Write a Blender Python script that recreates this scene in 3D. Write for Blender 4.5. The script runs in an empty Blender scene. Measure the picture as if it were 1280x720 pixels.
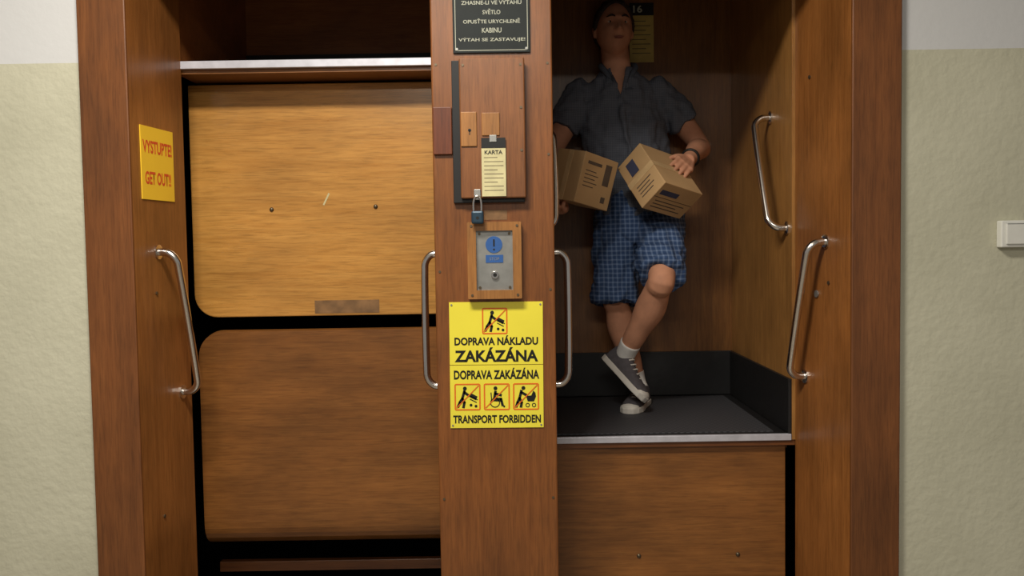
import bpy, math, bmesh
from mathutils import Vector, Matrix, noise
sc = bpy.context.scene
sc.view_settings.view_transform = 'Standard'
V = Vector

# ------------------------------------------------------------------ materials
def lin(c):
    return tuple(((x/255)/12.92 if x/255 <= .04045 else ((x/255+.055)/1.055)**2.4) for x in c) + (1,)

def base(name, rough=.5, metal=0, spec=.5):
    m = bpy.data.materials.new(name); m.use_nodes = True
    b = m.node_tree.nodes['Principled BSDF']
    b.inputs['Roughness'].default_value = rough
    b.inputs['Metallic'].default_value = metal
    b.inputs['Specular IOR Level'].default_value = spec
    return m, m.node_tree, b

def plain(name, col, rough=.5, metal=0, spec=.5, var=.12, scale=25, bump=0):
    m, t, b = base(name, rough, metal, spec)
    n = t.nodes.new('ShaderNodeTexNoise'); n.inputs['Scale'].default_value = scale; n.inputs['Detail'].default_value = 4
    tc = t.nodes.new('ShaderNodeTexCoord'); t.links.new(tc.outputs['Object'], n.inputs['Vector'])
    r = t.nodes.new('ShaderNodeValToRGB')
    c = lin(col)
    r.color_ramp.elements[0].position = .3; r.color_ramp.elements[1].position = .7
    r.color_ramp.elements[0].color = tuple(x*(1-var) for x in c[:3])+(1,)
    r.color_ramp.elements[1].color = tuple(min(1, x*(1+var)) for x in c[:3])+(1,)
    t.links.new(n.outputs['Fac'], r.inputs['Fac']); t.links.new(r.outputs['Color'], b.inputs['Base Color'])
    if bump:
        bp = t.nodes.new('ShaderNodeBump'); bp.inputs['Strength'].default_value = bump; bp.inputs['Distance'].default_value = .01
        t.links.new(n.outputs['Fac'], bp.inputs['Height']); t.links.new(bp.outputs['Normal'], b.inputs['Normal'])
    return m

def wood(name, c1, c2, axis='z', rough=.32, seed=0, coat=.18, blotch=.34):
    m, t, b = base(name, rough, 0, .42)
    b.inputs['Coat Weight'].default_value = coat; b.inputs['Coat Roughness'].default_value = .22
    N = t.nodes.new; L = t.links.new
    tc = N('ShaderNodeTexCoord')
    def aniso(sc_, loc):
        mp = N('ShaderNodeMapping'); mp.inputs['Scale'].default_value = sc_; mp.inputs['Location'].default_value = loc
        L(tc.outputs['Object'], mp.inputs['Vector']); return mp
    mp = aniso({'z': (34, 34, 1.6), 'x': (1.8, 34, 34)}[axis], (seed*3.1, seed*1.7, seed*2.3))
    n1 = N('ShaderNodeTexNoise'); n1.inputs['Scale'].default_value = 1.8; n1.inputs['Detail'].default_value = 10; n1.inputs['Roughness'].default_value = .72; n1.inputs['Distortion'].default_value = .6
    L(mp.outputs['Vector'], n1.inputs['Vector'])
    r = N('ShaderNodeValToRGB'); r.color_ramp.elements[0].position = .28; r.color_ramp.elements[1].position = .72
    r.color_ramp.elements[0].color = lin(c1); r.color_ramp.elements[1].color = lin(c2)
    L(n1.outputs['Fac'], r.inputs['Fac'])
    mp2 = aniso({'z': (2.6, 2, 1.0), 'x': (1.2, 2, 2.6)}[axis], (seed*5.3, 0, seed))
    n2 = N('ShaderNodeTexNoise'); n2.inputs['Scale'].default_value = 2.2; n2.inputs['Detail'].default_value = 6; n2.inputs['Roughness'].default_value = .6
    L(mp2.outputs['Vector'], n2.inputs['Vector'])
    mr = N('ShaderNodeMapRange'); mr.inputs['From Min'].default_value = .32; mr.inputs['From Max'].default_value = .68
    mr.inputs['To Min'].default_value = 1-blotch; mr.inputs['To Max'].default_value = 1.10
    L(n2.outputs['Fac'], mr.inputs['Value'])
    mp3 = aniso({'z': (150, 150, 9), 'x': (9, 150, 150)}[axis], (seed, seed, seed))
    n3 = N('ShaderNodeTexNoise'); n3.inputs['Scale'].default_value = 1.5; n3.inputs['Detail'].default_value = 3
    L(mp3.outputs['Vector'], n3.inputs['Vector'])
    mr3 = N('ShaderNodeMapRange'); mr3.inputs['From Min'].default_value = .34; mr3.inputs['From Max'].default_value = .5
    mr3.inputs['To Min'].default_value = .80; mr3.inputs['To Max'].default_value = 1.0
    L(n3.outputs['Fac'], mr3.inputs['Value'])
    ml = N('ShaderNodeMath'); ml.operation = 'MULTIPLY'; L(mr.outputs['Result'], ml.inputs[0]); L(mr3.outputs['Result'], ml.inputs[1])
    mx = N('ShaderNodeVectorMath'); mx.operation = 'SCALE'
    L(r.outputs['Color'], mx.inputs[0]); L(ml.outputs[0], mx.inputs['Scale'])
    L(mx.outputs['Vector'], b.inputs['Base Color'])
    bp = N('ShaderNodeBump'); bp.inputs['Strength'].default_value = .06; bp.inputs['Distance'].default_value = .003
    L(n1.outputs['Fac'], bp.inputs['Height']); L(bp.outputs['Normal'], b.inputs['Normal'])
    rr = N('ShaderNodeMapRange'); rr.inputs['To Min'].default_value = rough*1.3; rr.inputs['To Max'].default_value = rough*.8
    L(n2.outputs['Fac'], rr.inputs['Value']); L(rr.outputs['Result'], b.inputs['Roughness'])
    return m

def plaster():
    m, t, b = base('plaster_two_tone', .7, 0, .3)
    N = t.nodes.new; L = t.links.new
    tc = N('ShaderNodeTexCoord'); sx = N('ShaderNodeSeparateXYZ'); L(tc.outputs['Object'], sx.inputs[0])
    n = N('ShaderNodeTexNoise'); n.inputs['Scale'].default_value = 42; n.inputs['Detail'].default_value = 4; L(tc.outputs['Object'], n.inputs['Vector'])
    n2 = N('ShaderNodeTexNoise'); n2.inputs['Scale'].default_value = 3; n2.inputs['Detail'].default_value = 5; L(tc.outputs['Object'], n2.inputs['Vector'])
    g = N('ShaderNodeMath'); g.operation = 'GREATER_THAN'; g.inputs[1].default_value = 2.088
    L(sx.outputs['Z'], g.inputs[0])
    r = N('ShaderNodeValToRGB'); r.color_ramp.elements[0].color = lin((188, 186, 164)); r.color_ramp.elements[1].color = lin((202, 200, 178))
    r.color_ramp.elements[0].position = .3; r.color_ramp.elements[1].position = .7
    L(n2.outputs['Fac'], r.inputs['Fac'])
    mx = N('ShaderNodeMix'); mx.data_type = 'RGBA'; L(g.outputs[0], mx.inputs['Factor'])
    L(r.outputs['Color'], mx.inputs['A']); mx.inputs['B'].default_value = lin((210, 211, 212))
    L(mx.outputs['Result'], b.inputs['Base Color'])
    st = N('ShaderNodeMath'); st.operation = 'MULTIPLY_ADD'; st.inputs[1].default_value = -.16; st.inputs[2].default_value = .24
    L(g.outputs[0], st.inputs[0])
    bp = N('ShaderNodeBump'); bp.inputs['Distance'].default_value = .012
    L(st.outputs[0], bp.inputs['Strength']); L(n.outputs['Fac'], bp.inputs['Height']); L(bp.outputs['Normal'], b.inputs['Normal'])
    return m

def checks(name, c1, c2, scale, rough=.85, p0=.55, dist=1.0):
    m, t, b = base(name, rough, 0, .2)
    N = t.nodes.new; L = t.links.new
    tc = N('ShaderNodeTexCoord')
    outs = []
    for d in ('X', 'Z'):
        w = N('ShaderNodeTexWave'); w.bands_direction = d; w.inputs['Scale'].default_value = scale; w.inputs['Distortion'].default_value = dist
        w.inputs['Detail'].default_value = 1
        L(tc.outputs['Object'], w.inputs['Vector'])
        r = N('ShaderNodeValToRGB'); r.color_ramp.elements[0].position = p0; r.color_ramp.elements[1].position = .95
        L(w.outputs['Fac'], r.inputs['Fac']); outs.append(r)
    a = N('ShaderNodeMath'); a.operation = 'ADD'; L(outs[0].outputs['Color'], a.inputs[0]); L(outs[1].outputs['Color'], a.inputs[1])
    h = N('ShaderNodeMath'); h.operation = 'MULTIPLY'; h.inputs[1].default_value = .5; L(a.outputs[0], h.inputs[0])
    mx = N('ShaderNodeValToRGB'); mx.color_ramp.elements[0].color = lin(c1); mx.color_ramp.elements[1].color = lin(c2)
    L(h.outputs[0], mx.inputs['Fac']); L(mx.outputs['Color'], b.inputs['Base Color'])
    return m

M = {}
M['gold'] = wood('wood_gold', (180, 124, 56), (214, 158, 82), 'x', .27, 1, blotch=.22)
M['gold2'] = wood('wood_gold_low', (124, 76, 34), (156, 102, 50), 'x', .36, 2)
M['dark'] = wood('wood_dark', (96, 54, 26), (126, 76, 38), 'x', .38, 3)
M['upper'] = wood('wood_upper_car', (140, 84, 42), (170, 108, 58), 'x', .38, 13)  # brightened in the colour to make up for light blocked from this car
M['trim'] = wood('wood_trim', (104, 60, 28), (134, 82, 42), 'z', .42, 4)
M['jamb'] = wood('wood_jamb', (132, 80, 36), (164, 106, 54), 'z', .33, 5)
M['pillar'] = wood('wood_pillar', (116, 67, 30), (144, 88, 42), 'z', .38, 6)
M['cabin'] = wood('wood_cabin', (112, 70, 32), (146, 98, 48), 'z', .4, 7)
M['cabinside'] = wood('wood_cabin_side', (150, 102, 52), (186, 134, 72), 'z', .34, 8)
M['box'] = wood('wood_keybox', (114, 68, 36), (142, 90, 48), 'z', .4, 9)
M['lite'] = wood('wood_light', (146, 96, 48), (176, 122, 64), 'z', .4, 10)
M['black'] = plain('black_paint', (16, 16, 18), .55)
M['shaft'] = plain('shaft_black', (6, 6, 6), .95, spec=.05)  # near-black, so the shade in the gaps is painted into the colour
M['kick'] = plain('kick_black', (24, 23, 24), .5, bump=.1)
M['alu'] = plain('aluminium_edge', (205, 205, 215), .35, .35)
M['chrome'] = plain('steel_tube', (225, 220, 215), .2, 1.0, var=.04)
M['steel'] = plain('steel_plate', (160, 160, 156), .38, .7)
M['bolt'] = plain('bolt_metal', (110, 98, 80), .4, .8)
M['yellow'] = plain('sign_yellow', (238, 224, 68), .4, var=.05, scale=5)
M['yellow2'] = plain('sign_orange_yellow', (252, 206, 54), .4, var=.05, scale=5)
M['red'] = plain('sign_red', (220, 80, 40), .45, var=.03)
M['orange'] = plain('sign_orange', (225, 110, 30), .45, var=.03)
M['ink'] = plain('ink_black', (14, 13, 12), .5, var=.02)
M['plaque'] = plain('plaque_black', (30, 36, 36), .6, spec=.3)
M['cream'] = plain('plaque_letters', (176, 178, 160), .5, var=.03)
M['paper'] = plain('paper_aged', (205, 196, 150), .7)
M['notice'] = plain('notice_dull', (196, 172, 92), .6)
M['blue'] = plain('blue_label', (48, 92, 156), .4, var=.04)
M['white'] = plain('white_plastic', (225, 225, 218), .35, var=.03)
M['plaster'] = plaster()
M['ceil'] = plain('ceiling_paint', (215, 212, 205), .9)
M['floor'] = plain('terrazzo', (130, 122, 110), .35, var=.35, scale=90)
M['skin'] = plain('skin', (198, 142, 112), .72, spec=.3, var=.12, scale=18)
M['lips'] = plain('lips', (160, 100, 84), .6)
M['hair'] = plain('hair_brown', (50, 36, 28), .8, var=.5, scale=120, bump=.6)
M['shirt'] = checks('shirt_slate_check', (84, 88, 98), (106, 110, 120), 42, .95, .3, .5)
M['shirtc'] = plain('shirt_collar', (80, 85, 95), .95, spec=.2)
M['plaid'] = checks('shorts_plaid', (52, 74, 112), (112, 132, 166), 17)
M['shoe'] = plain('shoe_canvas', (80, 76, 80), .85, var=.15, scale=60)
M['rubber'] = plain('shoe_rubber', (210, 205, 196), .6, var=.06)
M['sock'] = plain('sock_white', (226, 224, 220), .9)
M['card'] = plain('cardboard', (192, 156, 110), .85, var=.07, scale=8)
M['cardd'] = plain('cardboard_print', (92, 78, 66), .8)
M['cardb'] = plain('cardboard_blue', (62, 66, 92), .7)
M['tape'] = plain('packing_tape', (206, 174, 128), .4)
M['tarn'] = plain('tape_tarnished', (132, 98, 62), .5, var=.3)
M['eye'] = plain('eye_white', (190, 180, 170), .4)
M['iris'] = plain('iris_dark', (40, 30, 24), .3)
def mat_mesh():
    m, t, b = base('rubber_mat', .6, 0, .4)
    N = t.nodes.new; L = t.links.new
    tc = N('ShaderNodeTexCoord'); br = N('ShaderNodeTexChecker'); br.inputs['Scale'].default_value = 90
    L(tc.outputs['Object'], br.inputs['Vector'])
    br.inputs['Color1'].default_value = lin((74, 74, 78)); br.inputs['Color2'].default_value = lin((46, 46, 50))
    L(br.outputs['Color'], b.inputs['Base Color'])
    return m
M['mat'] = mat_mesh()

# ------------------------------------------------------------------ builders
def link(o, parent=None):
    sc.collection.objects.link(o)
    if parent: o.parent = parent
    return o
def grp(name):
    e = bpy.data.objects.new(name, None); e.empty_display_size = .1
    return link(e)
def mk(name, verts, faces, mat, parent=None, smooth=False, bevel=0):
    me = bpy.data.meshes.new(name)
    me.from_pydata([tuple(v) for v in verts], [], faces); me.validate()
    bm = bmesh.new(); bm.from_mesh(me); bmesh.ops.recalc_face_normals(bm, faces=bm.faces); bm.to_mesh(me); bm.free()
    me.materials.append(mat)
    if smooth:
        for p in me.polygons: p.use_smooth = True
    o = link(bpy.data.objects.new(name, me), parent)
    if bevel:
        b = o.modifiers.new('bevel', 'BEVEL'); b.width = bevel; b.segments = 2; b.limit_method = 'ANGLE'
    return o
class F:
    def __init__(s, o, x, z, n): s.o = V(o); s.x = V(x).normalized(); s.z = V(z).normalized(); s.n = V(n).normalized()
    def p(s, x, z, n=0): return s.o + s.x*x + s.z*z + s.n*n
W = F((0, 0, 0), (1, 0, 0), (0, 0, 1), (0, -1, 0))
BF = [(0, 1, 2, 3), (7, 6, 5, 4), (0, 4, 5, 1), (1, 5, 6, 2), (2, 6, 7, 3), (3, 7, 4, 0)]
def fbox(name, fr, x0, x1, z0, z1, n0, n1, mat, parent=None, bevel=0):
    v = [fr.p(a, b, n) for n in (n0, n1) for a, b in ((x0, z0), (x1, z0), (x1, z1), (x0, z1))]
    return mk(name, v, BF, mat, parent, False, bevel)
def box(name, x0, x1, y0, y1, z0, z1, mat, parent=None, bevel=0):
    return fbox(name, W, x0, x1, z0, z1, -y1, -y0, mat, parent, bevel)
def prism(name, fr, pts, n0, n1, mat, parent=None, bevel=0):
    k = len(pts)
    v = [fr.p(a, b, n) for n in (n0, n1) for a, b in pts]
    f = [tuple(range(k)), tuple(range(2*k-1, k-1, -1))] + [(i, (i+1) % k, k+(i+1) % k, k+i) for i in range(k)]
    return mk(name, v, f, mat, parent, False, bevel)
def rrect(x0, x1, z0, z1, r):
    if not isinstance(r, (tuple, list)): r = (r,)*4
    out = []
    for (cx, cz, sx, sz, a0, rr) in ((x0, z0, 1, 1, 180, r[0]), (x1, z0, -1, 1, 270, r[1]), (x1, z1, -1, -1, 0, r[2]), (x0, z1, 1, -1, 90, r[3])):
        if rr < 1e-5: out.append((cx, cz)); continue
        for i in range(9):
            a = math.radians(a0+90*i/8); out.append((cx+sx*rr+rr*math.cos(a), cz+sz*rr+rr*math.sin(a)))
    return out
def ring(name, fr, x0, x1, z0, z1, r, w, n0, n1, mat, parent):
    o = rrect(x0, x1, z0, z1, r); i = rrect(x0+w, x1-w, z0+w, z1-w, max(r-w, .0005)); k = len(o)
    v = [fr.p(a, b, n) for n in (n0, n1) for a, b in o+i]
    f = []
    for j in range(k):
        q = (j+1) % k
        f += [(j, q, k+q, k+j), (2*k+j, 3*k+j, 3*k+q, 2*k+q), (j, 2*k+j, 2*k+q, q), (k+j, k+q, 3*k+q, 3*k+j)]
    return mk(name, v, f, mat, parent)
def disc(name, fr, cx, cz, r, n0, n1, mat, parent, k=20, bevel=0):
    return prism(name, fr, [(cx+r*math.cos(2*math.pi*i/k), cz+r*math.sin(2*math.pi*i/k)) for i in range(k)], n0, n1, mat, parent, bevel)
def strokes(name, fr, segs, w, n0, n1, mat, parent):
    v = []; f = []
    for (a, b) in segs:
        a = V(a); b = V(b); d = (b-a).normalized(); pr = V((-d.y, d.x))*w/2; a = a-d*w*.3; b = b+d*w*.3
        k = len(v)
        for n in (n0, n1):
            for q in (a-pr, b-pr, b+pr, a+pr): v.append(fr.p(q.x, q.y, n))
        f += [tuple(k+i for i in ff) for ff in BF]
    return mk(name, v, f, mat, parent)
def text(name, s, fr, cx, cz, w, h, n, mat, parent, bold=.02):
    cu = bpy.data.curves.new('tmp', 'FONT'); cu.body = s; cu.offset = bold; cu.resolution_u = 3
    o = bpy.data.objects.new('tmp', cu); sc.collection.objects.link(o)
    dg = bpy.context.evaluated_depsgraph_get(); dg.update()
    me = bpy.data.meshes.new_from_object(o.evaluated_get(dg))
    bpy.data.objects.remove(o)
    xs = [v.co.x for v in me.vertices]; ys = [v.co.y for v in me.vertices]
    x0, x1, y0, y1 = min(xs), max(xs), min(ys), max(ys)
    for v in me.vertices:
        v.co = fr.p(cx+((v.co.x-x0)/(x1-x0)-.5)*w, cz+((v.co.y-y0)/(y1-y0)-.5)*h, n)
    me.name = name; me.materials.clear(); me.materials.append(mat)
    return link(bpy.data.objects.new(name, me), parent)
def catmull(P, n=8):
    P = [V(p) for p in P]; Q = [P[0]*2-P[1]]+P+[P[-1]*2-P[-2]]; out = []
    for i in range(1, len(Q)-2):
        for k in range(n):
            t = k/n
            a, b, c, d = Q[i-1], Q[i], Q[i+1], Q[i+2]
            out.append(.5*((2*b)+(c-a)*t+(2*a-5*b+4*c-d)*t*t+(3*b-a-3*c+d)*t**3))
    out.append(P[-1]); return out
def sweep(path, rad, k=14):
    path = [V(p) for p in path]; n = len(path)
    if not isinstance(rad, (list, tuple)): rad = [rad]*n
    T = [(path[min(i+1, n-1)]-path[max(i-1, 0)]).normalized() for i in range(n)]
    a = T[0].orthogonal().normalized(); v = []; f = []
    for i in range(n):
        a = (a-T[i]*a.dot(T[i])).normalized(); b = T[i].cross(a)
        for j in range(k):
            t = 2*math.pi*j/k; v.append(path[i]+(a*math.cos(t)+b*math.sin(t))*rad[i])
    for i in range(n-1):
        for j in range(k):
            q = (j+1) % k; f.append((i*k+j, i*k+q, (i+1)*k+q, (i+1)*k+j))
    f += [tuple(range(k-1, -1, -1)), tuple((n-1)*k+j for j in range(k))]
    return v, f
def limb(P, R, n=8, k=22):
    path = catmull(P, n); rr = []
    m = len(P)
    for i in range(len(path)):
        t = i/n; j = min(int(t), m-2); u = t-j; u = u*u*(3-2*u)
        rr.append(R[j]*(1-u)+R[j+1]*u)
    return sweep(path, rr, k)
def zloft(st, k=28, sub=5):
    pts = catmull([V(s[:3]) for s in st], sub); rx = catmull([V((s[3], s[4], 0)) for s in st], sub)
    v = []; f = []; n = len(pts)
    for p, r in zip(pts, rx):
        for j in range(k):
            t = 2*math.pi*j/k; v.append(p+V((r.x*math.cos(t), r.y*math.sin(t), 0)))
    for i in range(n-1):
        for j in range(k):
            q = (j+1) % k; f.append((i*k+j, i*k+q, (i+1)*k+q, (i+1)*k+j))
    f += [tuple(range(k-1, -1, -1)), tuple((n-1)*k+j for j in range(k))]
    return v, f
def ell(c, r, rot=None, k=20, fn=None):
    v = []; f = []; h = k//2+2
    for i in range(h+1):
        ph = math.pi*i/h
        for j in range(k):
            t = 2*math.pi*j/k; n = V((math.sin(ph)*math.cos(t), math.sin(ph)*math.sin(t), math.cos(ph)))
            p = fn(n) if fn else V((n.x*r[0], n.y*r[1], n.z*r[2]))
            if rot: p = rot @ p
            v.append(V(c)+p)
    for i in range(h):
        for j in range(k):
            q = (j+1) % k; f.append((i*k+j, (i+1)*k+j, (i+1)*k+q, i*k+q))
    return v, f
def merge(parts):
    v = []; f = []
    for a, b in parts:
        k = len(v); v += list(a); f += [tuple(k+i for i in ff) for ff in b]
    return v, f
def remesh(name, parts, vox, mat, parent, smooth=4, disp=0, dscale=.1, cut=None):
    v, f = merge(parts)
    me = bpy.data.meshes.new('t'); me.from_pydata([tuple(a) for a in v], [], f)
    bm = bmesh.new(); bm.from_mesh(me); bmesh.ops.remove_doubles(bm, verts=bm.verts, dist=1e-6)
    bmesh.ops.recalc_face_normals(bm, faces=bm.faces); bm.to_mesh(me); bm.free()
    o = bpy.data.objects.new('t', me); sc.collection.objects.link(o)
    r = o.modifiers.new('r', 'REMESH'); r.mode = 'VOXEL'; r.voxel_size = vox
    if smooth:
        s = o.modifiers.new('s', 'SMOOTH'); s.iterations = smooth; s.factor = .5
    tmp = None
    if cut:
        tmp = mk('tmpcut', cut[0], cut[1], mat)
        b = o.modifiers.new('b', 'BOOLEAN'); b.operation = 'DIFFERENCE'; b.object = tmp; b.solver = 'EXACT'
    dg = bpy.context.evaluated_depsgraph_get(); dg.update()
    nm = bpy.data.meshes.new_from_object(o.evaluated_get(dg)); nm.name = name
    bpy.data.objects.remove(o)
    if tmp: bpy.data.objects.remove(tmp)
    if disp:
        nm.update()
        ns = [x.normal.copy() for x in nm.vertices]
        for x, nn in zip(nm.vertices, ns):
            c = x.co/dscale
            x.co += nn*disp*(noise.noise(V((c.x*1.2, c.y, c.z*.6)))+.5*noise.noise(c*2.3))
    nm.materials.clear(); nm.materials.append(mat)
    for p in nm.polygons: p.use_smooth = True; p.material_index = 0
    return link(bpy.data.objects.new(name, nm), parent)

# ------------------------------------------------------------------ hall shell
WY = -.325
box('wall_left', -4.5, -1.33, WY, WY+.2, 0, 3.3, M['plaster'])
box('wall_right', 1.2175, 4.5, WY, WY+.2, 0, 3.3, M['plaster'])
LZ = 2.45
box('wall_upper', -1.33, 1.2175, WY, WY+.2, LZ+.14, 3.3, M['plaster'])
box('floor', -4.5, 4.5, -6, WY+.2, -.1, 0, M['floor'])
box('ceiling', -4.5, 4.5, -6, WY+.2, 3.3, 3.4, M['ceil'])
sh = grp('elevator_shaft')
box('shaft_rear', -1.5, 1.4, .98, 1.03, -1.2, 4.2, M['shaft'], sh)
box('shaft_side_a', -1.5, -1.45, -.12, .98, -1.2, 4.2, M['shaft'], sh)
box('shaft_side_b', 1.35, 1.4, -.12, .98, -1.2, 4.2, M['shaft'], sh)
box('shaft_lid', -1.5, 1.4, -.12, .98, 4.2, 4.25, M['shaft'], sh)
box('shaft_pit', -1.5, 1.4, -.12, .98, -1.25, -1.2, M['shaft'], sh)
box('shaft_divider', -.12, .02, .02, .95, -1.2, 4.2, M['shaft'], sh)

box('trim_1', -1.33, -1.18, -.35, -.12, 0, LZ+.14, M['trim'], None, .004)
box('trim_2', 1.0625, 1.2175, -.35, -.12, 0, LZ+.14, M['trim'], None, .004)
box('trim_3', -1.18, 1.0625, -.35, -.12, LZ, LZ+.14, M['trim'], None, .004)
TOP = F((0, 0, 0), (1, 0, 0), (0, 1, 0), (0, 0, 1))
prism('door_jamb', TOP, [(-1.1795, -.345), (-1.14, 0), (-1.175, 0), (-1.215, -.119)], 0, LZ, M['jamb'], None, .003)
prism('door_jamb', TOP, [(1.062, -.345), (.998, 0), (1.04, 0), (1.09, -.119)], 0, LZ, M['jamb'], None, .003)
box('center_pillar', -.24, .135, -.35, -.03, 0, LZ, M['pillar'], None, .005)
JL = F((-1.18, -.345, 0), (.04, .345, 0), (0, 0, 1), (.345, -.04, 0))
JR = F((1.062, -.345, 0), (-.064, .345, 0), (0, 0, 1), (-.345, -.064, 0))
PF = F((0, -.35, 0), (1, 0, 0), (0, 0, 1), (0, -1, 0))

# ------------------------------------------------------------------ grab handles
def handle(A, B, out, p=.07, r=.0125):
    A = V(A); B = V(B); out = V(out).normalized(); d = (B-A).normalized()
    g = grp('grab_handle')
    path = catmull([A, A+out*p*.55+d*.004, A+out*p*.93+d*.028, A+out*p+d*.07, (A+B)/2+out*p*1.02, B+out*p-d*.07, B+out*p*.93-d*.028, B+out*p*.55-d*.004, B], 7)
    v, f = sweep(path, r); mk('tube', v, f, M['chrome'], g, True)
    for i, q in enumerate((A, B)):
        v, f = sweep([q-out*.001, q+out*.004, q+out*.006], [.024, .024, .018], 20); mk('flange_%d' % i, v, f, M['chrome'], g, False)
    return g
def onj(fr, y, z):
    t = (y-fr.o.y)/fr.x.y; return fr.p(t, z, .001)
handle(onj(JL, -.20, 1.495), onj(JL, -.07, 1.01), JL.n, .062)
handle(onj(JR, -.20, 1.495), onj(JR, -.07, 1.03), JR.n, .062)
handle((-.241, -.16, 1.475), (-.241, -.16, 1.03), (-1, 0, 0), .05)
handle((.136, -.16, 1.475), (.136, -.16, 1.03), (1, 0, 0), .05)

# ------------------------------------------------------------------ paternoster cars
def bolt(parent, x, z, y):
    v, f = ell((x, y, z), (.008, .006, .008), None, 12); mk('bolt', v, f, M['bolt'], parent, True)
c = grp('elevator_car')
FZ = .813
box('floor_slab', .08, 1.0, .004, .85, FZ-.04, FZ-.003, M['dark'], c)
box('rubber_mat', .12, .935, .05, .80, FZ-.003, FZ+.002, M['mat'], c)
box('mat_surround', .10, .987, .0, .85, FZ-.012, FZ-.002, M['kick'], c)
box('metal_edge', .10, .985, -.004, .012, FZ-.022, FZ+.001, M['alu'], c, .002)
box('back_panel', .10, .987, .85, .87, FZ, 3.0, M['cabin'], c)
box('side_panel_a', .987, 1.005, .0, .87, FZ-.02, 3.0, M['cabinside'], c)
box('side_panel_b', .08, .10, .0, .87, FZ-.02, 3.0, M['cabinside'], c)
box('roof', .08, 1.005, .0, .87, 3.0, 3.03, M['dark'], c)
box('kick_rear', .10, .987, .838, .85, FZ, FZ+.197, M['kick'], c, .002)
box('kick_side_a', .975, .987, .0, .838, FZ, FZ+.197, M['kick'], c, .002)
box('kick_side_b', .10, .112, .0, .838, FZ, FZ+.197, M['kick'], c, .002)
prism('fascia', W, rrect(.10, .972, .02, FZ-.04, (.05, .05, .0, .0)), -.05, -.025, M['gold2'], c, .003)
box('fascia_rear_rail', .10, .985, .05, .07, FZ-.06, FZ-.04, M['dark'], c)  # dark wood rail behind the top of the fascia
for q in ((.443, .372), (.8, .372)): bolt(c, q[0], q[1], .025)
handle((.986, .25, 1.965), (.986, .05, 1.545), (-1, 0, 0), .065)
handle((.101, .20, 1.93), (.101, .10, 1.56), (1, 0, 0), .062)

l = grp('elevator_car')
UZ = 2.155
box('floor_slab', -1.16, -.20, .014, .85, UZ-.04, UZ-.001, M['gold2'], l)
box('metal_edge', -1.155, -.205, -.006, .014, UZ-.026, UZ+.001, M['alu'], l, .002)
box('back_panel', -1.16, -.20, .85, .87, UZ, 3.6, M['upper'], l)
box('side_panel_a', -1.175, -1.16, .0, .87, UZ-.02, 3.6, M['upper'], l)
box('side_panel_b', -.20, -.185, .0, .87, UZ-.02, 3.6, M['upper'], l)
box('kick_rear', -1.16, -.20, .838, .85, UZ, UZ+.20, M['kick'], l)
pn = grp('wooden_fascia_panel')
prism('board', W, rrect(-1.182, -.185, 1.2475, 2.105, (.085, .085, .0, .0)), -.195, -.17, M['gold'], pn, .004)
bolt(pn, -.885, 1.645, .168); bolt(pn, -.50, 1.650, .168)
box('tape_patch', -.735, -.495, .1685, .17, 1.257, 1.305, M['tarn'], pn)
strokes('scratch_glint', W, [((-.692, 1.66), (-.672, 1.70))], .006, -.17, -.1692, M['paper'], pn)  # pale stroke: a light scratch with its reflection painted in
pn2 = grp('wooden_fascia_panel')
lv = [(1.196-.09*(1-math.cos(math.radians(a))), .15, -1.165+.09*(1-math.sin(math.radians(a))), -.185) for a in range(0, 91, 9)]
lv += [(z, y, -1.165, -.185) for z, y in ((.8, .15), (.48, .15), (.455, .152), (.435, .158), (.415, .169), (.40, .185), (.388, .205), (.38, .235))]
vv = []; ff = []
for z, y, x0, x1 in lv: vv += [V((x0, y, z)), V((x1, y, z)), V((x0, y+.02, z+.004)), V((x1, y+.02, z+.004))]
for i in range(len(lv)-1):
    a = i*4; b = a+4
    ff += [(a, a+1, b+1, b), (a+2, b+2, b+3, a+3), (a, b, b+2, a+2), (a+1, a+3, b+3, b+1)]
ff += [(0, 2, 3, 1), (len(vv)-4, len(vv)-3, len(vv)-1, len(vv)-2)]
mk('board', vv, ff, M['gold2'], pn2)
box('lower_rail', -1.165, -.185, .30, .33, .235, .275, M['dark'], pn2, .003)  # dark wood chosen to paint in the shade below the panel
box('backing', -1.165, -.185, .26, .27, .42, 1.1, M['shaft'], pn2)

# ------------------------------------------------------------------ pillar fittings
g = grp('notice_plaque')
fbox('plate', PF, -.170, .068, 2.092, 2.32, .0, .008, M['plaque'], g, .002)
ring('border', PF, -.163, .061, 2.099, 2.312, .004, .002, .008, .0085, M['cream'], g)
for i, (s, w) in enumerate((("ZHASNE-LI VE VÝTAHU", .185), ("SVĚTLO", .055), ("OPUSŤTE URYCHLENĚ", .175), ("KABINU", .06), ("VÝTAH SE ZASTAVUJE!", .205))):
    text('line_%d' % i, s, PF, -.05, 2.246-i*.0285, w, .015 if i != 1 else .017, .0088, M['cream'], g, .012)
for x in (-.158, .056): disc('screw', PF, x, 2.104, .004, .008, .011, M['steel'], g, 10)
g = grp('key_cabinet')
fbox('backing', PF, -.176, .044, 1.632, 2.068, 0, .018, M['black'], g, .002)
fbox('door', PF, -.152, .048, 1.645, 2.072, .018, .036, M['box'], g, .004)
fbox('lock_plate', PF, -.149, -.100, 1.803, 1.908, .036, .041, M['lite'], g, .002)
disc('keyhole', PF, -.122, 1.852, .005, .041, .0415, M['ink'], g, 12)
fbox('keyhole_slot', PF, -.1235, -.1205, 1.838, 1.852, .041, .0415, M['ink'], g)
fbox('door_stop', PF, -.085, -.030, 1.835, 1.905, .036, .040, M['lite'], g, .002)
for z in (1.79, 1.92, 2.05): disc('screw', PF, .036, z, .004, .036, .038, M['bolt'], g, 10)
disc('screw', PF, -.14, 2.05, .004, .036, .038, M['bolt'], g, 10)
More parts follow.
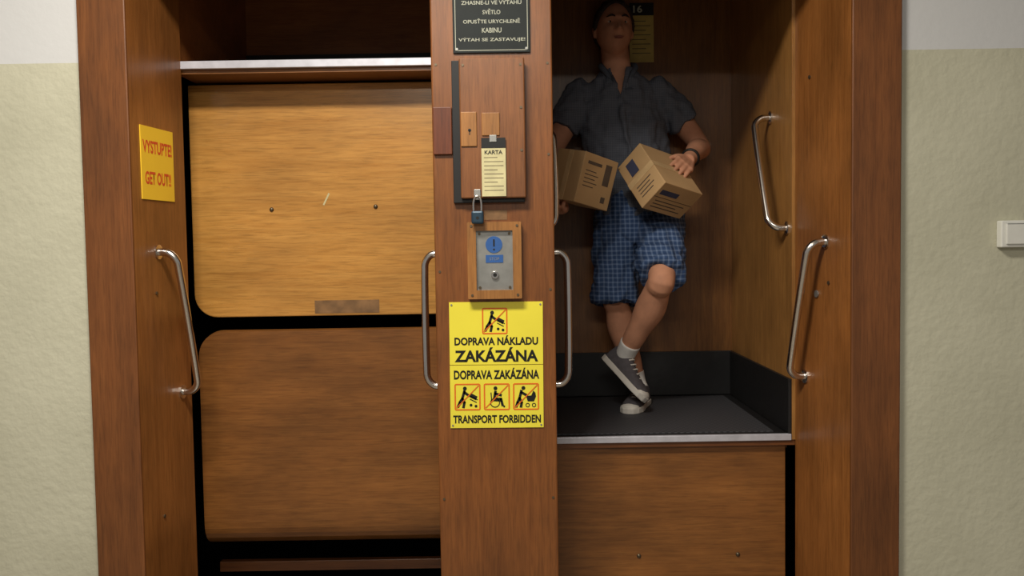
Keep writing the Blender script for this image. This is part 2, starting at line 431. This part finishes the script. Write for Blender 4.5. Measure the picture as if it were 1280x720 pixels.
fbox('hasp', PF, -.112, -.092, 1.64, 1.672, .036, .042, M['steel'], g, .001)
g = grp('paper_tag')
fbox('card', PF, -.087, -.013, 1.650, 1.826, .0405, .0425, M['paper'], g)
fbox('header', PF, -.087, -.013, 1.797, 1.828, .0425, .0435, M['ink'], g)
fbox('clip', PF, -.062, -.040, 1.815, 1.836, .0425, .046, M['steel'], g, .001)
text('title', "KARTA", PF, -.05, 1.784, .055, .012, .0432, M['ink'], g)
for i in range(9): strokes('print_%d' % i, PF, [((-.079, 1.768-i*.0125), (-.079+(.058 if i % 3 else .04), 1.768-i*.0125))], .002, .0425, .0428, M['cardd'], g)
fbox('hinge_block', PF, -.236, -.178, 1.783, 1.928, 0, .012, wood('wood_reddish', (98, 48, 26), (122, 64, 36), 'z', .4, 12), None, .002)
g = grp('padlock')
fbox('lock_body', PF, -.121, -.083, 1.566, 1.606, .038, .056, plain('padlock_body', (40, 62, 78), .4, .3), g, .006)
v, f = sweep(catmull([PF.p(-.114, 1.603, .047), PF.p(-.114, 1.63, .047), PF.p(-.110, 1.645, .047), PF.p(-.102, 1.651, .047), PF.p(-.094, 1.645, .047), PF.p(-.090, 1.63, .047), PF.p(-.090, 1.603, .047)], 6), .0035, 10)
mk('shackle', v, f, M['chrome'], g, True)
disc('key_slot', PF, -.102, 1.584, .005, .056, .0565, M['ink'], g, 12)
fbox('label_residue', PF, -.083, -.012, 1.579, 1.609, 0, .0012, M['tarn'])
g = grp('control_panel')
ring('wood_frame', PF, -.136, .031, 1.334, 1.572, .004, .027, 0, .03, M['lite'], g)
fbox('steel_plate', PF, -.110, .005, 1.358, 1.547, 0, .016, M['steel'], g)
disc('blue_disc', PF, -.054, 1.502, .026, .016, .018, M['blue'], g, 28)
strokes('exclaim', PF, [((-.054, 1.498), (-.054, 1.517))], .005, .018, .019, M['ink'], g)
disc('exclaim_dot', PF, -.054, 1.487, .003, .018, .019, M['ink'], g, 10)
fbox('blue_label', PF, -.080, -.026, 1.446, 1.470, .016, .018, M['blue'], g)
text('label_text', "STOP", PF, -.053, 1.458, .030, .009, .0185, M['steel'], g, 0)
disc('key_switch', PF, -.052, 1.408, .012, .016, .024, M['chrome'], g, 20, .001)
disc('key_core', PF, -.052, 1.408, .006, .024, .026, M['ink'], g, 12)
for x in (-.099, -.006):
    for z in (1.369, 1.536): disc('screw', PF, x, z, .0045, .016, .019, M['bolt'], g, 10)
for x, z in ((-.123, 1.56), (.018, 1.56), (-.123, 1.346), (.018, 1.346)): disc('frame_screw', PF, x, z, .004, .03, .032, M['bolt'], g, 10)
for x, z in ((-.225, 2.06), (.12, 2.06), (-.225, 1.42), (.12, 1.78), (.12, 1.36), (-.225, .70), (.12, .70)): disc('pillar_screw', PF, x, z, .004, 0, .002, M['bolt'], None, 10)

def picto(parent, fr, x0, x1, z0, z1, kind, n):
    ring('border', fr, x0, x1, z0, z1, .006, .0045, n, n+.0006, M['orange'], parent)
    w = x1-x0; h = z1-z0
    P = lambda a, b: (x0+a*w, z0+b*h)
    disc('head', fr, *P(.40 if kind != 'chair' else .45, .82), .075*w, n, n+.0008, M['ink'], parent, 14)
    if kind == 'cart':
        S = [(P(.38, .72), P(.30, .45)), (P(.30, .45), P(.38, .30)), (P(.38, .30), P(.34, .12)), (P(.30, .45), P(.20, .30)), (P(.20, .30), P(.13, .14)), (P(.38, .68), P(.55, .55))]
        strokes('figure', fr, S, .10*w, n, n+.0008, M['ink'], parent)
        strokes('cart', fr, [(P(.52, .58), P(.88, .40)), (P(.60, .42), P(.84, .30))], .035*w, n, n+.0008, M['ink'], parent)
        prism('load', fr, [P(.58, .50), P(.82, .38), P(.88, .52), P(.64, .64)], n, n+.0008, M['ink'], parent)
        for a in (.63, .82): disc('wheel', fr, *P(a, .20 if a < .7 else .16), .055*w, n, n+.0008, M['ink'], parent, 12)
    elif kind == 'chair':
        S = [(P(.45, .70), P(.40, .42)), (P(.40, .42), P(.66, .42)), (P(.66, .42), P(.72, .18)), (P(.44, .62), P(.66, .56))]
        strokes('figure', fr, S, .10*w, n, n+.0008, M['ink'], parent)
        ring('chair_wheel', fr, x0+.24*w, x0+.62*w, z0+.10*h, z0+.46*h, .19*w, .035*w, n, n+.0008, M['ink'], parent)
        disc('castor', fr, *P(.78, .14), .04*w, n, n+.0008, M['ink'], parent, 10)
        strokes('seat', fr, [(P(.28, .65), P(.30, .36)), (P(.30, .36), P(.70, .34))], .04*w, n, n+.0008, M['ink'], parent)
    else:
        S = [(P(.32, .72), P(.25, .45)), (P(.25, .45), P(.33, .28)), (P(.33, .28), P(.30, .12)), (P(.25, .45), P(.17, .28)), (P(.17, .28), P(.12, .13)), (P(.32, .66), P(.50, .56))]
        strokes('figure', fr, S, .10*w, n, n+.0008, M['ink'], parent)
        prism('pram', fr, [P(.50, .52), P(.56, .32), P(.80, .32), P(.88, .50), P(.86, .64), P(.78, .72), P(.70, .54)], n, n+.0008, M['ink'], parent)
        for a in (.56, .80): ring('wheel', fr, x0+(a-.08)*w, x0+(a+.08)*w, z0+.10*h, z0+.26*h, .078*w, .03*w, n, n+.0008, M['ink'], parent)
    strokes('slash', fr, [(P(.08, .10), P(.92, .92))], .04*w, n+.0008, n+.0012, M['orange'], parent)
SF = F((-.0525, -.35, 1.1245), (1, 0, -.006), (.006, 0, 1), (0, -1, 0))
g = grp('transport_forbidden_sign')
fbox('plate_upper', SF, -.1465, .1465, .0015, .1985, 0, .003, M['yellow'], g)
fbox('plate_lower', SF, -.1465, .1465, -.1985, -.0005, 0, .0032, M['yellow'], g)
picto(g, SF, -.044, .036, .097, .180, 'cart', .003)
text('text_a', "DOPRAVA NÁKLADU", SF, -.0, .078, .262, .031, .0036, M['ink'], g, .035)
text('text_b', "ZAKÁZÁNA", SF, 0, .033, .262, .046, .0036, M['ink'], g, .035)
text('text_c', "DOPRAVA ZAKÁZÁNA", SF, 0, -.027, .268, .036, .0038, M['ink'], g, .035)
picto(g, SF, -.133, -.051, -.143, -.058, 'cart', .0032)
picto(g, SF, -.041, .041, -.143, -.058, 'chair', .0032)
picto(g, SF, .051, .133, -.143, -.058, 'pram', .0032)
text('text_d', "TRANSPORT FORBIDDEN", SF, 0, -.171, .276, .026, .0038, M['ink'], g, .035)
for x in (-.139, .139):
    for z in (.19, -.19): disc('screw', SF, x, z, .003, .003, .005, M['steel'], g, 10)
g = grp('get_out_sign')
fbox('plate', JL, .055, .262, 1.665, 1.90, .001, .004, M['yellow2'], g)
text('text_a', "VYSTUPTE!", JL, .158, 1.835, .185, .042, .0045, M['red'], g, .03)
text('text_b', "GET OUT!!", JL, .158, 1.735, .165, .042, .0045, M['red'], g, .03)
for (fr, y, z) in ((JL, -.22, 1.36), (JR, -.22, 1.36), (JR, -.1, 2.05), (JL, -.22, .62)):
    t = (y-fr.o.y)/fr.x.y; disc('jamb_screw', fr, t, z, .006, .001, .004, M['bolt'], None, 12)
disc('jamb_keyhole', JR, .20, 1.32, .012, .001, .006, M['steel'], None, 14)
g = grp('cabin_notice')
NF = F((0, .85, 0), (1, 0, 0), (0, 0, 1), (0, -1, 0))
fbox('plate', NF, .538, .645, 2.30, 2.56, 0, .003, M['notice'], g)
fbox('header', NF, .538, .645, 2.505, 2.56, .003, .0035, M['ink'], g)
text('number', "16", NF, .575, 2.533, .04, .032, .004, M['cream'], g)
for i in range(8): strokes('print_%d' % i, NF, [((.55, 2.48-i*.02), (.55+(.08 if i % 2 else .06), 2.48-i*.02))], .003, .003, .0035, M['cardd'], g)
g = grp('light_switch')
LF = F((0, WY, 0), (1, 0, 0), (0, 0, 1), (0, -1, 0))
fbox('housing', LF, 1.527, 1.612, 1.468, 1.552, 0, .03, M['white'], g, .004)
fbox('rocker', LF, 1.541, 1.600, 1.478, 1.542, .03, .036, M['white'], g, .002)
fbox('rocker_edge', LF, 1.543, 1.598, 1.540, 1.5425, .03, .0362, M['steel'], g)

# ------------------------------------------------------------------ cardboard boxes
def carton(N, A1, A2, A3):
    g = grp('cardboard_box'); N, A1, A2, A3 = map(V, (N, A1, A2, A3))
    v = [N, N+A2, N+A2+A1, N+A1, N+A3, N+A2+A3, N+A1+A2+A3, N+A1+A3]
    mk('carton', v, BF, M['card'], g, False, .003)
    return g, F(N, A2, A1, -A3), F(N, -A3, A1, -A2), F(N, A2, -A3, -A1), A1.length, A2.length, A3.length
g, fB, fA, fC, h1, h2, h3 = carton((.583, .22, 1.726), (-.077, .134, .164), (.173, .1487, -.04), (-.08, .0679, -.093))
fbox('tape', fB, h2*.0, h2*1.0, h1*.44, h1*.56, 0, .001, M['tape'], g)
fbox('tape_end', fA, -h3, 0, h1*.44, h1*.56, 0, .001, M['tape'], g)
fbox('label', fA, -h3*.74, -h3*.44, h1*.60, h1*.88, .001, .002, M['cardb'], g)
for i in range(4): strokes('print_%d' % i, fA, [((-h3*.80, h1*(.36-i*.07)), (-h3*(.35 if i % 2 else .25), h1*(.36-i*.07)))], .004, 0, .001, M['cardd'], g)
fbox('stripe', fC, h2*.08, h2*.52, -h3*.40, -h3*.24, 0, .001, M['cardb'], g)
for i in range(3): strokes('print_c%d' % i, fC, [((h2*.12, -h3*(.62+i*.11)), (h2*(.7 if i % 2 else .85), -h3*(.62+i*.11)))], .004, 0, .001, M['cardd'], g)
strokes('flap_seam', fC, [((0.004, -h3*.5), (h2-.004, -h3*.5))], .002, 0, .0012, M['cardd'], g)
g, gB, gA, gC, k1, k2, k3 = carton((.24, .25, 1.661), (.049, 0, .19), (.139, .13, -.035), (-.0975, .111, .0255))
strokes('title_bar', gB, [((k2*.15, k1*.82), (k2*.52, k1*.82))], .012, 0, .001, M['cardd'], g)
fbox('label', gB, k2*.66, k2*.84, k1*.46, k1*.88, 0, .001, M['cardd'], g)
for i in range(5): strokes('lines_%d' % i, gB, [((k2*.12, k1*(.66-i*.075)), (k2*(.5 if i % 2 else .42), k1*(.66-i*.075)))], .003, 0, .001, M['cardd'], g)
fbox('arrow_mark', gB, k2*.72, k2*.84, k1*.12, k1*.24, 0, .001, M['cardd'], g)
fbox('tape', gA, -k3*.58, -k3*.42, 0, k1, 0, .001, M['tape'], g)

# ------------------------------------------------------------------ the man
man = grp('man')
HC = V((.449, .69, 2.405)); HR = Matrix.Rotation(math.radians(-3), 3, 'X') @ Matrix.Rotation(math.radians(6), 3, 'Z')
def gs(x, w): return math.exp(-(x/w)**2)
def headfn(n):
    p = V((.077*n.x, .097*n.y, .120*n.z))
    if n.z < 0:
        k = -n.z; p.x *= 1-.20*k**2.2
        if n.y > 0: p.y *= 1-.35*k
        p.y -= .014*k
    if n.y < 0:
        x, z = p.x, p.z; d = 0
        d += gs(x, .013)*(.022*gs(z+.024, .013)+.013*gs(z+.004, .018))
        d += gs(abs(x)-.012, .007)*gs(z+.029, .008)*.006
        d -= .011*gs(abs(x)-.031, .014)*gs(z-.012, .011)
        d += .008*gs(x, .05)*gs(z-.032, .010)
        d += .005*gs(abs(x)-.045, .018)*gs(z+.018, .016)
        d += .006*gs(x, .024)*gs(z+.057, .010)
        d += .010*gs(x, .026)*gs(z+.100, .018)
        p.y -= d*min(1, -n.y*1.6)
    return p
parts = [ell(HC, None, HR, 72, headfn)]
for s in (-1, 1):
    parts.append(ell(HC+HR@V((s*.080, .008, -.004)), (.010, .018, .032), HR))
torso = [(.55, .68, 1.54, .13, .09), (.545, .68, 1.60, .162, .108), (.53, .685, 1.70, .150, .104), (.515, .69, 1.80, .154, .110), (.492, .705, 1.96, .168, .112), (.478, .715, 2.08, .170, .10), (.474, .72, 2.15, .150, .085), (.472, .722, 2.195, .108, .070), (.468, .72, 2.23, .068, .064), (.460, .715, 2.28, .060, .062), (.452, .70, 2.34, .058, .058), (.45, .695, 2.38, .05, .05)]
parts.append(zloft(torso))
shL, elL, wrL = V((.305, .718, 2.138)), V((.172, .64, 1.875)), V((.205, .45, 1.650))
shR, elR, wrR = V((.648, .718, 2.142)), V((.818, .71, 1.912)), V((.726, .494, 1.835))
for a, e, w in ((shL, elL, wrL), (shR, elR, wrR)):
    parts.append(limb([a, a.lerp(e, .5), e, e.lerp(w, .3), e.lerp(w, .75), w, w+(w-e).normalized()*.02], [.056, .050, .042, .045, .034, .028, .027]))
    parts.append(ell(a, (.058, .058, .056)))
hpL, knL, anL = V((.458, .685, 1.62)), V((.432, .60, 1.275)), V((.520, .60, .91))
hpR, knR, anR = V((.635, .675, 1.62)), V((.580, .305, 1.36)), V((.465, .50, 1.05))
for a, e, w, bk in ((hpL, knL, anL, V((0, .025, 0))), (hpR, knR, anR, V((.01, .02, -.01)))):
    parts.append(limb([a, a.lerp(e, .5), e, e.lerp(w, .12)+bk*.3, e.lerp(w, .35)+bk, e.lerp(w, .7)+bk*.4, w, w+(w-e).normalized()*.03],
                      [.092, .076, .052, .051, .061, .046, .036, .036]))
def hand(w, g, n, thumb, curls, tcurl, spread=.0205):
    g = V(g).normalized(); n = V(n); n = (n-g*n.dot(g)).normalized(); b = V(thumb); b = (b-g*b.dot(g)-n*b.dot(n)).normalized()
    P = []
    for u in (0, .25, .5, .75, 1.0):
        for s in (-1, -.33, .33, 1):
            wd = .018+.014*u
            P.append(ell(w+g*(.012+.073*u)+b*s*wd, (.0145,)*3, None, 12))
    L = (.070, .082, .077, .060)
    for i in range(4):
        o = (1.5-i)*spread
        p = w+g*(.085 if i in (1, 2) else .08)+b*o; pts = [w+g*.05+b*o*.8, p]; a = 0
        for fr_, cu in zip((.46, .30, .24), curls):
            a += math.radians(cu); d = g*math.cos(a)-n*math.sin(a)+b*(.05*(1.5-i)); p = p+d.normalized()*L[i]*fr_*1.05; pts.append(p)
        P.append(limb(pts, [.0105, .0102, .0092, .0084, .0070], 5, 14)); P.append(ell(pts[-1], (.0072,)*3, None, 10))
    t0 = w+g*.022+b*.020; t1 = w+g*.045+b*.040-n*.006
    d = (g*.8+b*.5-n*tcurl).normalized(); t2 = t1+d*.032; t3 = t2+(g*.95+b*.1-n*tcurl).normalized()*.026
    P.append(limb([t0, t1, t2, t3], [.014, .0125, .0105, .0085], 5, 14)); P.append(ell(t3, (.0086,)*3, None, 10))
    return P
nB = V((.573, -.487, .665))
gR = V((-.394, -.868, -.297))
parts += hand(wrR, gR, nB, gR.cross(nB), (12, 18, 18), .5)
parts += hand(wrL, (-.30, -.92, -.05), (-.25, 0, -1), (-1, .5, 0), (14, 55, 35), -.2)
remesh('body', parts, .0045, M['skin'], man, 3)
def hp(x, y, z): return HC+HR@V((x, y, z))
for s in (-1, 1):
    v, f = ell(hp(s*.031, -.0705, .012), (.0125, .0115, .0085), HR, 16); mk('eye', v, f, M['eye'], man, True)
    v, f = ell(hp(s*.031, -.0785, .012), (.0058, .0045, .0058), HR, 12); mk('iris', v, f, M['iris'], man, True)
    v, f = limb([hp(s*.014, -.0985, .030), hp(s*.030, -.096, .035), hp(s*.048, -.082, .030)], [.003, .0046, .002]); mk('eyebrow', v, f, M['hair'], man, True)
    v, f = limb([hp(s*.018, -.083, .016), hp(s*.031, -.0835, .0215), hp(s*.044, -.076, .015)], [.002, .0035, .002]); mk('eyelid', v, f, M['skin'], man, True)
v, f = ell(hp(0, -.0975, -.0540), (.022, .006, .0032), HR, 16); mk('upper_lip', v, f, M['lips'], man, True)
v, f = ell(hp(0, -.0975, -.0605), (.018, .006, .0036), HR, 16); mk('lower_lip', v, f, M['lips'], man, True)
def hairfn(n):
    h = n.z+1.15*n.y+.34*abs(n.x)-.03
    t = max(0, min(1, (h-.02)/.18)); t = t*t*(3-2*t)
    m = .86+t*(.23+.05*abs(n.x))
    if n.z < -.1: m -= t*.10*min(1, (-n.z-.1)*2.5)
    m += t*.05*noise.noise(n*5)+t*.035*noise.noise(V((n.x*14, n.y*14, n.z*7)))
    p = V((.077*n.x, .098*n.y, .118*n.z))
    return p*m
v, f = ell(HC, None, HR, 110, hairfn); mk('hair', v, f, M['hair'], man, True)
def inf(st, a, lo, hi): return [(s[0], s[1], s[2], s[3]+a, s[4]+a) for s in st if lo <= s[2] <= hi]
st = [(.545, .68, 1.615, .178, .125)]+inf(torso, .018, 1.69, 2.20)+[(.47, .722, 2.225, .082, .074), (.468, .722, 2.243, .070, .066)]
P = [zloft(st)]
for a, e, q in ((shL, elL, .60), (shR, elR, .60)):
    P.append(limb([a, a.lerp(e, .3), a.lerp(e, q)], [.068, .069, .070])); P.append(ell(a, (.070, .068, .068)))
# placket down the front
P.append(limb([(.467, .606, 2.11), (.470, .586, 2.04), (.480, .572, 1.96), (.497, .563, 1.88), (.512, .560, 1.80)], [.010, .011, .011, .011, .010]))
cutv = []
for y in (.50, .695):
    cutv += [V((.466, y, 2.115)), V((.510, y, 2.27)), V((.422, y, 2.27))]
remesh('shirt', P, .0060, M['shirt'], man, 3, .018, .075, (cutv, [(0, 1, 2), (5, 4, 3), (0, 3, 4, 1), (1, 4, 5, 2), (2, 5, 3, 0)]))
ring_ = [(.448, .640, 2.165), (.415, .650, 2.215), (.398, .695, 2.250), (.408, .755, 2.268), (.468, .788, 2.275), (.530, .755, 2.268), (.540, .695, 2.250), (.522, .650, 2.215), (.486, .640, 2.165)]
v, f = limb([V(p) for p in ring_], [.008, .012, .013, .013, .013, .013, .013, .012, .008]); mk('collar', v, f, M['shirtc'], man, True)
for s in (-1, 1):
    X = .468
    pts = [V((X+s*.015, .618, 2.140)), V((X+s*.070, .622, 2.145)), V((X+s*.072, .686, 2.245)), V((X+s*.045, .636, 2.225))]
    vv = [p+V((0, d, d*.3)) for d in (-.004, .006) for p in pts]
    mk('collar_flap', vv, BF, M['shirtc'], man, False, .003)
P = [zloft([(.545, .68, 1.72, .160, .115), (.545, .68, 1.66, .176, .125), (.545, .675, 1.60, .182, .130), (.545, .66, 1.54, .17, .125), (.545, .66, 1.50, .14, .11)])]
P.append(limb([hpL, hpL.lerp(knL, .45)+V((0, -.01, 0)), hpL.lerp(knL, 1.08)], [.098, .098, .098]))
P.append(limb([hpR, hpR.lerp(knR, .45)+V((0, 0, -.008)), hpR.lerp(knR, .93)+V((0, 0, -.012))], [.100, .098, .094]))
remesh('shorts', P, .0060, M['plaid'], man, 3, .017, .065)
def shoe(an, f, u, tag):
    f = V(f).normalized(); u = V(u); u = (u-f*u.dot(f)).normalized(); s = f.cross(u)
    B = an-f*.062-u*.088
    def pt(a, b, h): return B+f*a+s*b+u*h
    K = [(0, .0), (.004, .020), (.02, .031), (.07, .034), (.12, .036), (.17, .045), (.21, .048), (.245, .040), (.268, .022), (.274, 0)]
    op = K+[(a, -b) for a, b in K[-2:0:-1]]
    n = len(op)
    v = [pt(a, b, h) for h in (0, .024) for a, b in op]
    mk(tag+'_sole', v, [tuple(range(n)), tuple(range(2*n-1, n-1, -1))]+[(i, (i+1) % n, n+(i+1) % n, n+i) for i in range(n)], M['rubber'], man, False, .004)
    S = [(.008, .018, .050), (.016, .026, .085), (.035, .030, .098), (.075, .031, .100), (.105, .033, .088), (.14, .036, .072), (.18, .041, .058), (.215, .041, .050), (.245, .033, .043), (.262, .018, .034)]
    vv = []; ff = []; k = 16
    for a, w, h in S:
        for j in range(k):
            t = math.pi*j/(k-1); c_ = math.cos(t); q = max(math.sin(t), 0)
            vv.append(pt(a, w*math.copysign(abs(c_)**.7, c_), .016+(h-.016)*q**.75))
    m = len(S)
    for i in range(m-1):
        for j in range(k-1): ff.append((i*k+j, i*k+j+1, (i+1)*k+j+1, (i+1)*k+j))
        ff.append((i*k+k-1, i*k, (i+1)*k, (i+1)*k+k-1))
    ff += [tuple(range(k)), tuple((m-1)*k+j for j in range(k-1, -1, -1))]
    remesh(tag+'_upper', [(vv, ff)], .0035, M['shoe'], man, 2)
    v, fc = ell(pt(.238, 0, .020), (1, 1, 1), None, 20, lambda nn: f*nn.x*.032+s*nn.y*.039+u*nn.z*.022)
    mk(tag+'_toecap', v, fc, M['rubber'], man, True)
    for i in range(5):
        a = .105+i*.020; h = .090-i*.0085
        v, fc = limb([pt(a, -.022, h-.012), pt(a+.004, 0, h+.001), pt(a, .022, h-.012)], [.003, .003, .003]); mk(tag+'_lace', v, fc, M['rubber'], man, True)
shoe(anR, (.548, -.585, -.596), (.68, -.104, .725), 'shoe_a')
v, f = limb([anR-(knR-anR).normalized()*.03, anR, anR.lerp(knR, .14)], [.036, .041, .043]); mk('sock_a', v, f, M['sock'], man, True)
shoe(V((.540, .585, .903)), (-.40, -.91, 0), (0, 0, 1), 'shoe_b')
v, f = limb([V((.536, .585, .88)), anL, anL.lerp(knL, .12)], [.036, .041, .043]); mk('sock_b', v, f, M['sock'], man, True)
d = (wrR-elR).normalized(); cp = wrR-d*.03; a = d.orthogonal().normalized(); b = d.cross(a)
v, f = sweep([cp+(a*math.cos(t)+b*math.sin(t))*.034 for t in [2*math.pi*i/24 for i in range(25)]], .006, 8); mk('bracelet', v, f, M['ink'], man, True)

# ------------------------------------------------------------------ lamps
def lamp(x, y, z, sx, sy, pw, col):
    g = grp('ceiling_lamp')
    L = bpy.data.lights.new('lamp_light', 'AREA'); L.shape = 'RECTANGLE'; L.size = sx; L.size_y = sy; L.energy = pw; L.color = col
    o = bpy.data.objects.new('lamp_light', L); o.location = (x, y, z-.065); link(o, g)
    box('housing', x-sx/2-.02, x+sx/2+.02, y-sy/2-.02, y+sy/2+.02, z-.06, z, M['white'], g, .005)
lamp(-.60, -1.8, 3.3, .9, .35, 90, (1, .93, .82))
lamp(-.2, -4.9, 3.3, 1.4, .5, 90, (1, .94, .84))  # added fill lamp, put in to brighten the cabin and the shirt
w = bpy.data.worlds.new('w'); sc.world = w; w.use_nodes = True
w.node_tree.nodes['Background'].inputs['Color'].default_value = (1, .96, .90, 1)
w.node_tree.nodes['Background'].inputs['Strength'].default_value = .22

# ------------------------------------------------------------------ camera
cam = bpy.data.cameras.new('camera'); cam.sensor_width = 36; cam.lens = 36*1100/1280
co = bpy.data.objects.new('camera', cam); sc.collection.objects.link(co)
R = Matrix.Rotation(math.radians(90-2.8), 4, 'X') @ Matrix.Rotation(math.radians(-.9), 4, 'Z')
co.matrix_world = Matrix.Translation((0, -3.1, 1.5)) @ R
sc.camera = co
